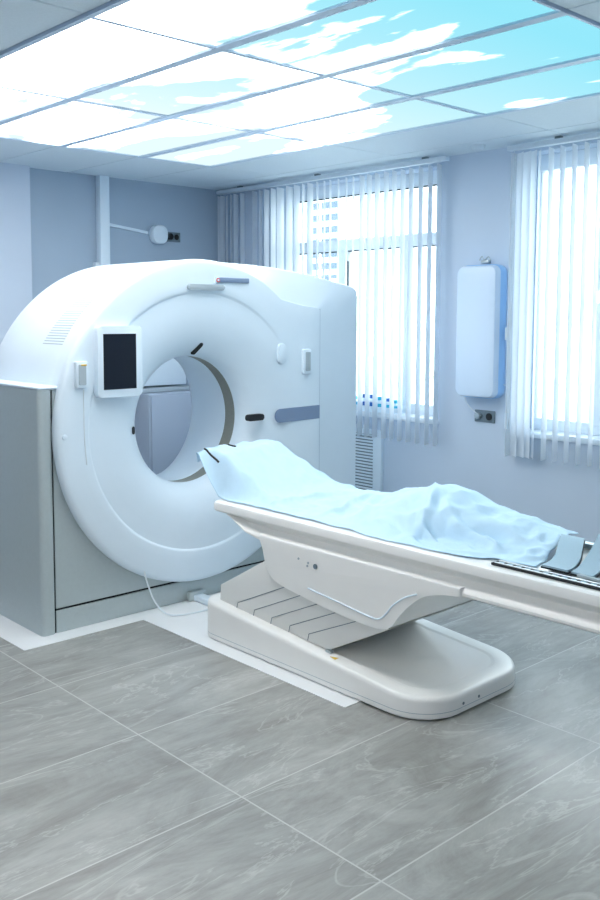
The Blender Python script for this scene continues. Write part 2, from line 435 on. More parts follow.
S2 = [(-3.385, 10), (-3.345, 60), (-3.295, 66), (-3.25, 62), (-3.205, 40)] + [(-3.124+.079*k, 12+random.uniform(-1.5, 1.5)) for k in range(33)]
bl = blind(S2, -3.43, -.5, 'pale vertical blind over the right-hand window, cut off by the frame')
b = new(); tube(b, [(-3.385, 4.93, 2.56), (-3.386, 4.93, 1.6), (-3.385, 4.93, .93)], .0022, 6, 4); tube(b, [(-3.365, 4.93, 2.56), (-3.366, 4.93, 1.6), (-3.368, 4.93, .93)], .0022, 6, 4)
part('control_cord', b, 'cable', bl)
b = new(); box(b, -3.391, -3.381, 4.925, 4.935, .83, .93, .003); part('cord_weight', b, 'white', bl)
b = new(); box(b, -3.373, -3.363, 4.925, 4.935, .83, .93, .003); part('cord_weight', b, 'white', bl)

# ------------------------------------------------------------------ left wall fittings
t = thing('pipe_casing', 'white boxed-in pipe running up the left wall to the ceiling', 'pipe casing', (XL, 3.865, 1.0))
b = new(); box(b, XL, XL+.07, 3.79, 3.875, .0, ZC, .006); part('casing', b, 'white', t)
b = new(); box(b, XL, XL+.05, 3.755, 3.789, 1.88, 1.945, .006); part('clip', b, 'cable', t)
b = new(); 
pts = [(XL+.012, 3.926, 2.247), (XL+.012, 4.20, 2.215)]
prism_x(b, [(3.876, 2.237), (4.26, 2.192), (4.26, 2.216), (3.876, 2.261)], XL, XL+.022, .003)
chan = b
t = thing('wall_transmitter', 'white rounded box on the left wall at the end of the cable channel', 'wall device', (XL, 4.36, 2.19))
b = new(); loft(b, [[(XL+x, y, z) for y, z in rrect(.155*s, .155*s, .06*s, 6, 4.355, 2.195)] for x, s in ((.0, .92), (.02, 1), (.045, 1), (.06, .9), (.064, .7))], cap0=True, cap1=True)
part('body', b, 'white', t)
part('cable_channel', chan, 'white', t)
t = thing('wall_socket', 'dark double socket on the left wall beside the white rounded box', 'socket', (XL, 4.51, 2.18))
b = new(); box(b, XL, XL+.012, 4.43, 4.585, 2.145, 2.225, .004); part('plate', b, 'socket', t)
b = new(); disc_x(b, XL+.0121, XL+.016, 4.545, 2.185, .022, .022, 20); part('outlet', b, 'black', t)
b = new(); disc_x(b, XL+.0121, XL+.05, 4.465, 2.185, .026, .026, 20, .004)
tag(finish('power_plug', b, 'black'), 'round black plug in the socket near the white box', 'plug')
# cupboard seen through the bore
t = thing('wall_cabinet', 'white wall cabinet seen through the scanner bore', 'cabinet', (-6.3, 4.3, .94))
b = new(); box(b, XL+.09-.09, -6.14, 3.6, 4.44, .98, 1.7, .006); part('carcass', b, 'white', t)
b = new(); box(b, XL, -6.10, 3.58, 4.49, .93, .965, .006); part('bottom_ledge', b, 'groove', t)
t = thing('floor_cabinet', 'grey cabinet beneath the wall cabinet, seen through the scanner bore', 'cabinet', (-6.3, 4.3, 0))
b = new(); box(b, XL, -6.0, 3.98, 4.95, .0, .928, .01); part('carcass', b, 'cabinet_dark', t)
b = new(); box(b, -6.0, -5.985, 4.0, 4.46, .1, .91, .003); part('door', b, 'cabinet_dark', t)

# ------------------------------------------------------------------ window wall fittings
t = thing('air_purifier', 'white and light blue wall-mounted air purifier between the two windows', 'air purifier', (-3.628, YW, 1.44))
def barrel(z, w): # half width bulges in the middle
    s = (z-1.44)/.43
    return .95*w*(1-.075*s*s*s*s-.045*s*s)
def bloop(w, h, r, y):
    return [(-3.628+barrel(1.44+pz, px), y, 1.44+pz) for px, pz in rrect(w, h, r, 8)]
b = new(); loft(b, [bloop(.34, .86, .05, YW-.001), bloop(.365, .865, .055, YW-.02), bloop(.368, .868, .055, YW-.075), bloop(.36, .86, .055, YW-.085)], cap0=True, cap1=True)
part('back_housing', b, 'purifier_b', t)
b = new(); loft(b, [bloop(.36, .85, .045, YW-.083), bloop(.362, .852, .045, YW-.105), bloop(.34, .835, .045, YW-.13), bloop(.29, .77, .04, YW-.138)], cap0=True, cap1=True)
part('front_cover', b, 'purifier', t)
b = new(); box(b, -3.441, -3.426, YW-.07, YW-.02, 1.39, 1.47, .004); part('switch_panel', b, 'cable', t)
b = new(); box(b, -3.668, -3.608, YW-.03, YW, 1.885, 1.905, .003); tube(b, [(-3.678, YW-.03, 1.905), (-3.658, YW-.03, 1.93), (-3.638, YW-.03, 1.905), (-3.608, YW-.03, 1.925), (-3.588, YW-.03, 1.9)], .0035, 6); part('hanging_hook', b, 'steel', t)
b = new(); tube(b, [(-3.433, YW-.04, 1.30), (-3.398, YW-.04, 1.24), (-3.393, YW-.04, 1.15), (-3.428, YW-.04, 1.10), (-3.468, YW-.03, 1.10)], .0035, 6); part('looped_cord', b, 'cable', t)
b = new(); tube(b, [(-3.778, YW-.03, 1.02), (-3.768, YW-.015, .96), (-3.728, YW-.01, .92), (-3.678, YW-.02, .895), (-3.643, YW-.03, .885)], .0035, 6); part('mains_cord', b, 'cable', t)
t = thing('wall_socket', 'grey double wall socket below the air purifier', 'socket', (-3.620, YW, .88))
b = new(); box(b, -3.705, -3.545, YW-.012, YW, .84, .92, .004); part('plate', b, 'socket', t)
def disc_y(bm, y0, y1, cx, cz, r, n=20, bev=0): prism_y(bm, [(cx+r*cos(2*pi*k/n), cz+r*sin(2*pi*k/n)) for k in range(n)], y0, y1, bev)
b = new(); disc_y(b, YW-.016, YW-.0121, -3.587, .88, .024); part('outlet', b, 'black', t)
b = new(); disc_y(b, YW-.045, YW-.0121, -3.665, .882, .02, 20, .003)
tag(finish('power_plug', b, 'steel'), 'pale plug of the air purifier cord in the grey socket', 'plug')
# low grille cabinet under the left window
t = thing('slotted_vent_cover', 'white slotted cover on the wall under the left window, beside the scanner', 'vent cover', (-4.72, YW, .3))
b = new(); box(b, -4.86, -4.52, YW-.035, YW, .05, .70, .004); part('cabinet_body', b, 'white', t)
b = new(); box(b, -4.825, -4.60, YW-.038, YW-.035, .08, .665); part('slot_recess', b, 'socket', t, smooth=0)
b = new()
for k in range(25): box(b, -4.83, -4.595, YW-.044, YW-.038, .085+k*.0235, .085+k*.0235+.0145, .002, 1)
part('louvres', b, 'white', t)
for cx in (-4.77, -4.69):
    b = new(); box(b, cx-.01, cx+.01, YW-.034, YW-.02, .70, .73, .003); part('catch', b, 'pvc', t)
# things on the left window sill
items = [(-4.842, .035, 'teal', 'teal'), (-4.748, .055, 'navy', 'dark blue'), (-4.662, .055, 'navy', 'blue'), (-4.586, .045, 'teal', 'turquoise'), (-4.508, .04, 'teal', 'teal'), (-4.44, .03, 'teal', 'turquoise')]
for i, (x, h, m, nm) in enumerate(items):
    t = thing('small_bottle', 'white bottle with %s band on the left sill, %s' % (nm, ('closest to the scanner', 'second from the scanner', 'third from the scanner', 'fourth from the scanner', 'second from the right of the row', 'farthest right of the row')[i]), 'bottle', (x, YW+.02, .82), 'bottles on the left window sill')
    def ring(prof): 
        q = new(); loft(q, [[(x+r*cos(2*pi*k/16), YW+.02+r*sin(2*pi*k/16), .8285+z) for k in range(16)] for r, z in prof], cap0=True, cap1=True); return q
    part('body', ring([(.031, 0), (.034, .006), (.034, .05+h*.6), (.018, .05+h*.85), (.018, .05+h*.9)]), 'white', t)
    part('label_band', ring([(.0345, .042), (.0348, .044), (.0348, .042+h*.5), (.0345, .044+h*.5)]), m, t)
    part('cap', ring([(.020, .05+h*.9), (.020, .05+h+.018), (.016, .05+h+.022)]), 'navy' if i in (1, 2, 4) else 'teal', t)
# smoke detector
b = new(); loft(b, [[(-3.59+r*cos(2*pi*k/24), 4.86+r*sin(2*pi*k/24), z) for k in range(24)] for r, z in ((.045, ZC), (.045, ZC-.012), (.035, ZC-.028), (.015, ZC-.032))], cap0=True, cap1=True)
tag(finish('smoke_detector', b, 'white'), 'small round white detector on the ceiling near the window wall', 'smoke detector')

# ------------------------------------------------------------------ CT scanner gantry
CY, CZ, RO = 2.955, .975, .860
NT = 288
TH = [2*pi*k/NT for k in range(NT)]
def arc(a0, a1, r, n): return [(CY+r*cos(radians(a0+(a1-a0)*k/n)), CZ+r*sin(radians(a0+(a1-a0)*k/n))) for k in range(n+1)]
def polar(poly):
    """distance from the bore axis to the polygon for each direction"""
    out = []
    for th in TH:
        d = (cos(th), sin(th)); best = 0
        for i in range(len(poly)):
            p = (poly[i][0]-CY, poly[i][1]-CZ); q = (poly[(i+1) % len(poly)][0]-CY, poly[(i+1) % len(poly)][1]-CZ)
            e = (q[0]-p[0], q[1]-p[1]); den = d[0]*e[1]-d[1]*e[0]
            if abs(den) < 1e-12: continue
            t = (p[0]*e[1]-p[1]*e[0])/den; s = (p[0]*d[1]-p[1]*d[0])/den
            if t > 0 and -1e-9 <= s <= 1+1e-9: best = max(best, t)
        out.append(best)
    return out
def ploop(R, x):
    if isinstance(R, (int, float)): R = [R]*NT
    if isinstance(x, (int, float)): x = [x]*NT
    return [(xx, CY+r*cos(t), CZ+r*sin(t)) for r, t, xx in zip(R, TH, x)]
def off(R, d): return [r+d for r in R]
def mixR(A, B, t): return [a*(1-t)+c*t for a, c in zip(A, B)]

cover_poly = arc(50, 310, RO, 120) + [(3.60, .25), (3.68, .225), (3.80, .22), (3.814, .235), (3.814, 1.578), (3.80, 1.588), (3.68, 1.600), (3.60, 1.615)]
RC = polar(cover_poly)
cas_poly = [(3.84, .0), (4.19, .0), (4.205, .02), (4.205, 1.66), (4.20, 1.695), (4.175, 1.716), (4.12, 1.728), (3.95, 1.757), (3.75, 1.788), (3.55, 1.810), (3.35, 1.826), (3.15, 1.834)] + arc(84, 166, RO, 60) + arc(167, 309, .843, 90)
RK = polar(cas_poly)

G = thing('ct_scanner', 'large white ring-shaped CT scanner with a grey side, standing left', 'CT scanner', (-4.35, 3.1, 0))
b = new()
inner = [.53]*NT
loops = [ploop(.525, -4.752), ploop(mixR(inner, RK, .6), -4.755), ploop(off(RK, -.03), -4.75), ploop(off(RK, -.008), -4.742), ploop(RK, -4.72), ploop(RK, -4.4), ploop(RK, -4.115)]
# soft rounding from the casing to the edge of the front cover
edge = [rc-.006 for rc in RC]
gap_ = [max(0, min(1, (rk-e-.01)/.10)) for rk, e in zip(RK, edge)]
gap_ = [sum(gap_[(i+k) % NT] for k in range(-2, 3))/5 for i in range(NT)]
GAPW = gap_
xe = [-3.975*(1-w)+-3.937*w for w in gap_]            # depth where the casing meets the cover
xr = [-4.05*(1-w)+-3.995*w for w in gap_]             # depth of the casing's front corner
for s in (0, .25, .5, .75, 1):
    a = s*pi/2; rd_ = [.004*(1-w)+.016*w for w in gap_]
    loops.append(ploop([rk-r*(1-cos(a)) for rk, r in zip(RK, rd_)], [x-.05*(1-w)-.018*w*(1-sin(a))+(.05*(1-w))*sin(a) for x, w in zip(xr, gap_)]))
for s in (.2, .4, .6, .8, 1):
    loops.append(ploop([(rk-(.004*(1-w)+.016*w))*(1-s)+e*s for rk, e, w in zip(RK, edge, gap_)], [a_*(1-s**(1+.5*(1-w)))+c_*s**(1+.5*(1-w)) for a_, c_, w in zip(xr, xe, gap_)]))
loft(b, loops); part('outer_casing', b, 'white', G)
# front cover with the funnel into the bore
b = new()
prof = [(.346, -4.10), (.347, -4.085), (.351, -4.065), (.359, -4.043), (.375, -4.02), (.40, -4.0), (.44, -3.978), (.49, -3.962), (.55, -3.951), (.61, -3.945), (.675, -3.942), (.682, -3.941), (.689, -3.934), (.697, -3.931), (.74, -3.930)]
def fade(t):
    a = (math.degrees(t)+180) % 360-180          # -180..180
    return max(0, min(1, (a-35)/45)) if a > 0 else max(0, min(1, (-a-35)/35))
flatx = [-3.978, -3.959, -3.945, -3.937, -3.9325, -3.9322, -3.9316, -3.931, -3.930]
loops = []
for i_, (r, x) in enumerate(prof):
    k_ = i_-6
    loops.append(ploop(r, [x*fade(t)+(flatx[k_] if k_ >= 0 else x)*(1-fade(t)) for t in TH]))
for s in (.3, .6): loops.append(ploop(mixR([.74]*NT, off(RC, -.03), s), -3.930))
for d, x in ((-.03, -.001), (-.018, -.003), (-.008, -.008), (-.002, -.016), (0, -.026), (0, -.045), (-.006, -.054), (-.03, -.056)): loops.append(ploop([r+d*(1-.85*w) for r, w in zip(RC, GAPW)], [-3.93+x*(1-.8*w) for w in GAPW]))
loft(b, loops); part('front_cover', b, 'white', G)
b = new(); loft(b, [ploop(.350, -4.10), ploop(.349, -4.19)]); loft(b, [ploop(.356, -4.10), ploop(.356, -4.19)]); part('scan_window_ring', b, 'dark_ring', G, label='grey ring inside the bore')
b = new(); loft(b, [ploop(r, x) for r, x in ((.352, -4.188), (.346, -4.192), (.347, -4.36), (.355, -4.43), (.375, -4.50), (.41, -4.58), (.455, -4.66), (.53, -4.755))]); part('bore_liner', b, 'white', G)
# grey base
b = new(); box(b, -4.75, -3.985, 2.03, 2.104, .0, 1.188, .022, 4, axes=2); part('side_panel', b, 'grey_metal', G, label='grey side panel')
b = new(); box(b, -4.752, -3.983, 2.028, 2.135, 1.188, 1.204, .008, 3); part('top_ledge', b, 'white', G)
b = new()
rr = .850
poly = [(2.108, .124), (3.70, .124)] + [(max(y, 2.1081), z) for y, z in arc(309, 165.8, rr, 140)] + [(2.108, 1.186)]
prism_x(b, poly, -4.7, -3.992)
part('base_panel', b, 'grey_metal', G, smooth=20)
b = new(); box(b, -4.7, -3.990, 2.108, 3.80, .004, .112, .002); part('kick_plate', b, 'grey_metal', G)
b = new(); box(b, -4.68, -4.0, 2.06, 3.75, .002, .118); box(b, -4.68, -4.0, 2.06, 2.11, .1, 1.18); part('base_frame', b, 'seam', G, smooth=0)
for y, z in ((2.22, .07), (2.30, .085), (2.42, .06)):
    b = new(); disc_x(b, -3.99, -3.9885, y, z, .012, .012, 16); part('cover_plug', b, 'grey_metal', G)
# shut line of the right-hand panel
b = new(); box(b, -3.94, -3.9325, 3.8125, 3.8165, .24, 1.58)
part('shut_line', b, 'seam_soft', G, smooth=0)
# ventilation slots on the shoulder
b = new()
for k in range(21):
    th = radians(150.5-1.02*k); x0, x1 = -4.262+.0015*k, -4.066
    if k > 12: x0 += 0
    sh = .0
    d = Vector((0, cos(th), sin(th))); tt = Vector((0, -sin(th), cos(th)))
    c = Vector((0, CY, CZ))+d*(RO+.0006)
    hh = .0024
    vs = [b.verts.new(c+tt*s*hh+Vector((x, 0, 0))) for s, x in ((-1, x0), (-1, x1), (1, x1), (1, x0))]
    ws = [b.verts.new(v.co-d*.004) for v in vs]
    b.faces.new(vs)
    for i in range(4): b.faces.new((vs[i], vs[(i+1) % 4], ws[(i+1) % 4], ws[i]))
part('vent_slots', b, 'groove', G, smooth=0)
# display
XF = -3.930
b = new()
prism_x(b, rrect(.250, .345, .018, 5, 2.425, 1.315), XF-.006, XF+.034, .006, 3)
dsp = part('display', b, 'white', G)
b = new(); box(b, XF+.0335, XF+.0362, 2.330, 2.515, 1.180, 1.450, .001, 1); 
o = part('screen', b, 'black_glass', dsp); o['label'] = 'black screen'
# intercoms
def intercom(y, z, w, h, nm):
    b = new(); prism_x(b, rrect(w, h, .008, 4, y, z), XF-.005, XF+.022, .004, 2)
    p = part(nm, b, 'white', G)
    b = new(); prism_x(b, rrect(w*.62, h*.78, .005, 4, y, z), XF+.0215, XF+.0265, .001, 1); part('button_plate', b, 'groove', p)
    return p
ic = intercom(2.222, 1.258, .062, .125, 'intercom_box')
b = new(); box(b, XF+.02, XF+.028, 2.215, 2.243, 1.30, 1.307); part('status_light', b, 'yellow', ic, smooth=0)
intercom(3.695, 1.275, .06, .14, 'intercom_box')
b = new(); prism_x(b, rrect(.062, .115, .030, 6, 3.507, 1.325), XF-.005, XF+.010, .005, 3); part('round_badge', b, 'white', G)
b = new(); prism_x(b, rrect(.026, .026, .0125, 6, 2.135, .963), XF-.005, XF+.006, .002, 2); part('round_cap', b, 'white', G)
# grey side band: rounded at its left end, cut square at the shut line
pl = [(3.812, .932), (3.812, 1.012)]+[(3.50+.040*cos(radians(a))*1.0, .968+.04*sin(radians(a))) for a in range(95, 266, 12)]
b = new(); prism_x(b, pl, XF-.004, XF+.0015); part('grey_band', b, 'band', G, smooth=20, label='blue grey band')
b = new(); prism_x(b, rrect(.118, .036, .017, 6, 3.322, .971), XF-.03, XF-.0012); cp = part('control_window', b, 'black', G, smooth=20, label='small black oval window')
# funnel slots (laser windows)
def slot(cy, cz, w, h, rot, x, nm):
    c, s = cos(radians(rot)), sin(radians(rot)); b = new(); r0 = sqrt((cy-CY)**2+(cz-CZ)**2)
    prism_x(b, [(cy+y*c-z*s, cz+y*s+z*c) for y, z in rrect(w, h, min(w, h)*.48, 5)], x-.015, x)
    for v in b.verts: v.co.x += .58*(sqrt((v.co.y-CY)**2+(v.co.z-CZ)**2)-r0)
    return part(nm, b, 'black', G, smooth=20)
slot(2.972, 1.362, .072, .026, 55, -4.004, 'laser_window')
slot(2.561, .955, .022, .04, 0, -3.998, 'laser_window')
# top lamp bar and ledge
b = new(); box(b, XF-.02, XF+.010, 3.05, 3.262, 1.716, 1.742, .003); part('label_bar', b, 'band', G)
b = new(); box(b, XF-.02, XF+.012, 3.03, 3.055, 1.712, 1.744, .003); part('button_base', b, 'white', G)
b = new(); disc_x(b, XF+.011, XF+.014, 3.045, 1.727, .012, .012); part('red_button', b, 'red', G)
b = new(); disc_x(b, XF+.0135, XF+.016, 3.045, 1.727, .006, .006); part('button_center', b, 'white', G)
b = new(); prism_x(b, rrect(.24, .03, .012, 5, 2.97, 1.688), XF-.01, XF+.014, .005, 2); part('grip_ledge', b, 'groove', G)

# ------------------------------------------------------------------ patient table
PT = thing('patient_table', 'long white scanner patient table on a low curved foot', 'scanner table', (-2.8, 2.96, 0))
def htop(x): return .085+max(0, (-2.07-x))*.073
def outline(ins, n=10):
    x0, x1, y0, y1 = -3.515+ins, -2.105-ins, 2.61+ins, 3.31-ins; o = []
    for cx, cy, r, a0 in ((x1, y1, .19, 0), (x0, y1, .10, 90), (x0, y0, .10, 180), (x1, y0, .19, 270)):
        r = max(.02, r-ins*.8); sx = -1 if cx == x1 else 1; sy = -1 if cy == y1 else 1
        for k in range(n+1):
            a = radians(a0+90*k/n); o.append((cx+sx*r+r*cos(a), cy+sy*r+r*sin(a)))
    # straight sides get extra points so the slope of the top follows them
    return o
b = new()
L_ = [[(x, y, .003) for x, y in outline(.012)], [(x, y, .010) for x, y in outline(.010)], [(x, y, .012) for x, y in outline(.0)]]
for ins, dz in ((.0, -.022), (.0015, -.013), (.005, -.006), (.011, -.0015), (.018, 0), (.075, 0), (.080, -.001), (.088, -.004), (.094, -.005)):
    L_.append([(x, y, htop(x)+dz) for x, y in outline(ins)])
loft(b, L_, cap0=True, cap1=True); part('base', b, 'white_warm', PT)
b = new(); loft(b, [[(x, y, z) for x, y in outline(d)] for d, z in ((-.0006, .030), (-.0006, .0322))]); part('base_seam', b, 'groove', PT)
for y in (2.83, 2.93):
    b = new(); disc_x(b, -2.107, -2.1035, y, .045, .006, .006, 12); part('screw', b, 'socket', PT)
# lifting bellows between foot and column
A_, B_, C_, D_ = (-3.43, .175), (-3.09, .445), (-2.345, .315), (-2.69, .135)
b = new(); prism_y(b, [A_, (-3.425, .257), B_, C_, D_], 2.668, 3.252, .006); part('lift_shroud', b, 'shroud', PT)
b = new()
for k in range(5):
    f_ = .17+.165*k
    px, pz = -3.425+f_*.735, .172+f_*(-.036)
    q = [(px, pz+.004), (px+.008, pz+.034), (px+.04+.30, pz+.034+.15)]
    for (xa, za), (xb, zb) in ((q[0], q[1]), (q[1], q[2])):
        n_ = Vector((xb-xa, 0, zb-za)).normalized(); s_ = Vector((-n_.z, 0, n_.x))*.0016
        prism_y(b, [(xa+s_.x, za+s_.z), (xb+s_.x, zb+s_.z), (xb-s_.x, zb-s_.z), (xa-s_.x, za-s_.z)], 2.6665, 2.669)
part('shroud_slits', b, 'socket', PT, smooth=0)
b = new(); box(b, -2.695, -2.665, 2.655, 2.675, .130, .142, .003); part('shroud_clip', b, 'steel', PT)
b = new(); prism_z(b, [(-2.655, 2.64), (-2.615, 2.655), (-2.612, 2.632)], htop(-2.63)+.0002, htop(-2.63)+.0015); part('warning_sticker', b, 'yellow', PT, smooth=0)
# column
cp = [(-3.20, .560)] + [(-3.115, .543), (-3.108, .50), (-3.088, .432)]
low = catmull([(-3.088, .432, 0), (-3.06, .395, 0), (-3.0, .362, 0), (-2.85, .338, 0), (-2.61, .312, 0), (-2.42, .306, 0), (-2.34, .325, 0), (-2.285, .388, 0), (-2.235, .440, 0), (-2.17, .488, 0), (-2.08, .517, 0), (-2.0, .527, 0)], 5)
cp = [(-3.125, .56), (-3.112, .54), (-3.106, .49)] + [(p.x, p.y) for p in low] + [(-2.0, .56)]
b = new(); prism_y(b, cp, 2.655, 3.265, .010, 3); part('column', b, 'white_warm', PT)
b = new(); tube(b, [(-2.80, 2.654, .382), (-2.60, 2.654, .362), (-2.46, 2.654, .347), (-2.395, 2.654, .348), (-2.355, 2.654, .378), (-2.32, 2.654, .42), (-2.26, 2.654, .465), (-2.20, 2.654, .492)], .0035, 8); part('moulded_line', b, 'white', PT)
b = new(); disc_y(b, 2.650, 2.656, -2.755, .486, .011); part('round_button', b, 'socket', PT, label='dark round button')
for x, z in ((-2.80, .492), (-2.805, .478), (-2.86, .499)):
    b = new(); disc_y(b, 2.652, 2.656, x, z, .005, 12); part('indicator_dot', b, 'groove', PT)
# under-tray with recessed flank
def tray(x, zb, zt=.612):
    k = (zt-zb)/.09
    h = [(.268, zt), (.262, zt-.012*k), (.258, zt-.03*k), (.270, zt-.05*k), (.286, zt-.063*k), (.294, zt-.074*k), (.294, zt-.083*k), (.285, zb)]
    return [(x, 2.96-w, z) for w, z in h]+[(x, 2.96+w, z) for w, z in h[::-1]]
b = new(); loft(b, [tray(-3.375, .606), tray(-3.35, .60), tray(-3.24, .543), tray(-3.15, .526), tray(-2.0, .524), tray(-.95, .527), tray(-.90, .54)], cap0=True, cap1=True)
part('under_tray', b, 'white_warm', PT)
# table top: rounded nose at the scanner end
def top(ins, z):
    x0, x1, y0, y1 = -3.495+ins, -.86-ins, 2.66+ins, 3.26-ins; o = []
    for cx, cy, r, a0 in ((x1, y1, .06, 0), (x0, y1, .05, 90), (x0, y0, .05, 180), (x1, y0, .06, 270)):
        r = max(.01, r-ins); sx = -1 if cx == x1 else 1; sy = -1 if cy == y1 else 1
        for k in range(9):
            a = radians(a0+90*k/8); o.append((cx+sx*r+r*cos(a), cy+sy*r+r*sin(a), z))
    return o
b = new(); loft(b, [top(.02, .611), top(.006, .612), top(.0, .620), top(0, .645), top(.004, .653), top(.012, .657), top(.05, .657), top(.055, .654), top(.07, .654)], cap0=True, cap1=True)
part('table_top', b, 'white_warm', PT)
# head holder reaching into the bore
b = new()
loops = []
for x, zc, w in ((-3.62, .83, .12), (-3.55, .81, .12), (-3.42, .72, .10), (-3.32, .685, .09), (-3.25, .672, .09)):
    loops.append([(x, 2.93+w*u, zc+.02*abs(u)**2-(.0 if s else .03)) for s, us in ((1, (-1, -.5, 0, .5, 1)), (0, (1, .5, 0, -.5, -1))) for u in us])
loft(b, loops, cap0=True, cap1=True); part('head_holder', b, 'white', PT)
for y in (2.82, 3.0):
    b = new(); prism_y(b, [(-3.63, .80), (-3.60, .80), (-3.47, .658), (-3.50, .658)], y, y+.03, .003)
    part('holder_strut', b, 'black', PT, label='black strut below the head holder')

# ------------------------------------------------------------------ disposable sheet
def interp(T, x):
    if x <= T[0][0]: return T[0][1]
    for (a, u), (c, v) in zip(T[:-1], T[1:]):
        if x <= c:
            s = (x-a)/(c-a); s = s*s*(3-2*s)*.5+s*.5; return u+(v-u)*s
    return T[-1][1]
HR = [(-3.70, .888), (-3.62, .893), (-3.53, .895), (-3.42, .832), (-3.30, .778), (-3.19, .732), (-3.02, .714), (-2.77, .735), (-2.60, .785), (-2.48, .822), (-2.41, .832), (-2.34, .818), (-2.24, .775), (-2.14, .752), (-2.05, .742), (-1.93, .72), (-1.86, .705), (-1.78, .685)]
YN_ = [(-3.66, 2.70), (-3.45, 2.71), (-3.30, 2.72), (-2.97, 2.725), (-2.655, 2.71), (-2.416, 2.685), (-2.147, 2.70), (-1.99, 2.735), (-1.93, 2.775), (-1.78, 2.79)]
def hsheet(x, y):
    yn = interp(YN_, x); H = interp(HR, x); base = .6605+.205*max(0, min(1, (-3.50-x)/.14))
    t = max(0, min(1, (y-yn)/(3.08-yn)))
    head = max(0, min(1, (-3.20-x)/.30)); head = head*head*(3-2*head)
    flat = min(1, t/.55)
    s_soft = .5*t+.5*(t*t*(3-2*t))
    s_head = min(1, t/.22); s_head = s_head*s_head*(3-2*s_head)*.80+.20*t
    s = s_soft*(1-head)+s_head*head
    if y > 3.08:
        q = (y-3.08)/.18; s = 1-.35*q*q*(1-head*.6)
    z = base+(H-base)*s
    # crumples
    v = Vector((x*5.5, y*7.0, .3))
    rd = 1-abs(noise.noise(v*1.0+Vector((noise.noise(v*.6), noise.noise(v*.6+Vector((5, 1, 2))), 0))*1.3))*2
    rd2 = 1-abs(noise.noise(Vector((x*11+y*6, y*9-x*3, 4.2))))*2
    amp = min(1, t*3.5)*(1 if y < 3.1 else .6)
    z += amp*(.016*(rd-.6)+.008*(rd2-.6)+.002*noise.noise(Vector((x*45, y*45, 1))))
    # long folds fanning out of the dip near (-2.98, 3.05)
    for (ax, ay, bx, by, h, w) in ((-2.98, 3.10, -3.18, 2.74, .020, .018), (-2.78, 3.12, -2.86, 2.72, .022, .020), (-2.78, 3.12, -2.62, 2.74, .018, .022), (-2.44, 3.08, -2.30, 2.74, .020, .022), (-2.42, 3.05, -2.06, 2.80, .016, .022), (-3.40, 2.86, -3.08, 2.75, .016, .02), (-2.36, 2.86, -2.13, 2.74, .022, .016), (-2.20, 2.95, -1.98, 2.86, .018, .018)):
        dx, dy = bx-ax, by-ay; l2 = dx*dx+dy*dy; s_ = ((x-ax)*dx+(y-ay)*dy)/l2
        if -.15 < s_ < 1.15:
            dd = abs((x-ax)*dy-(y-ay)*dx)/sqrt(l2); f_ = max(0, min(1, (s_-.0)/.35))*max(0, min(1, (1.15-s_)/.25))
            z += h*f_*math.exp(-(dd/w)**2)*amp
    # hollows in front of the hump
    for cx, cy, rx, ry, d_ in ((-2.26, 2.785, .075, .026, .07), (-2.17, 2.86, .11, .030, .12), (-2.08, 2.94, .08, .028, .08), (-3.33, 2.77, .06, .04, .02)):
        z -= d_*math.exp(-((x-cx)/rx)**2-((y-cy)/ry)**2)
    return max(z, base-.0015+.0012*(1+noise.noise(Vector((x*20, y*20, 0)))))
b = new(); NX, NY = 190, 84
V = []
# the end of the sheet hangs down over the head holder
hang = []
for k in range(7):
    s = 1-k/7
    row = []
    for j in range(NY+1):
        v = j/NY; y = 2.70+v*(3.14-2.70); z = hsheet(-3.655, y)
        zz = z-s*.045*(1-.2*v)
        row.append(b.verts.new((-3.655+.012*s-.004*sin(j*.55)*s, y, zz)))
    hang.append(row)
V += hang
for i in range(NX+1):
    u = i/NX; x = -3.655+u*(1.88)
    row = []
    for j in range(NY+1):
        v = j/NY; yn = interp(YN_, x); yf = 3.14+.115*max(0, min(1, (x+3.5)/.35))
        xx = x
        y = yn+(yf-yn)*v + .006*noise.noise(Vector((x*9, 0, 3)))*(1-v)*2
        if u > .85: xx = x+(-.11*v+.012*noise.noise(Vector((y*14, 2, 0))))*(u-.85)/.15
        z = hsheet(xx, y)
        row.append(b.verts.new((xx, y, z)))
    V.append(row)
for a, c in zip(V[:-1], V[1:]):
    for j in range(NY): b.faces.new((a[j], a[j+1], c[j+1], c[j]))
sh = finish('disposable_sheet', b, 'sheet', smooth=80)
tag(sh, 'crumpled pale blue disposable sheet spread over the scanner table', 'sheet')
sm = sh.modifiers.new('thickness', 'SOLIDIFY'); sm.thickness = .0012; sm.offset = 1

for y, xa, xb in ((2.745, -3.648, -3.545), (2.90, -3.652, -3.60)):
    b = new(); tube(b, [(x, y+.1*(x-xa), hsheet(x, y+.1*(x-xa))+.004) for x in (xa+(xb-xa)*k/6 for k in range(7))], .005, 6, 1)
    part('head_band', b, 'black', PT, label='thin black band at the head end')

# ------------------------------------------------------------------ straps and rail on the table
ZT = .6575
t = thing('mounting_rail', 'dark accessory rail with metal edge lying on the near side of the table top', 'rail', (-1.5, 2.735, ZT))
b = new(); box(b, -1.905, -.95, 2.706, 2.752, ZT, ZT+.009, .002); part('channel', b, 'black', t)
b = new(); box(b, -1.895, -.95, 2.712, 2.718, ZT+.0085, ZT+.012, .001, 1); box(b, -1.895, -.95, 2.738, 2.746, ZT+.0085, ZT+.013, .001, 1); part('metal_strip', b, 'steel', t)
b = new()
for k in range(24): box(b, -1.885+.036*k, -1.865+.036*k, 2.722, 2.735, ZT+.0088, ZT+.0105)
part('slots', b, 'strap', t, smooth=0)
b = new(); box(b, -1.905, -.95, 3.165, 3.205, ZT, ZT+.020, .003)
tag(finish('mounting_rail', b, 'steel'), 'grey accessory rail lying along the far side of the table top', 'rail')

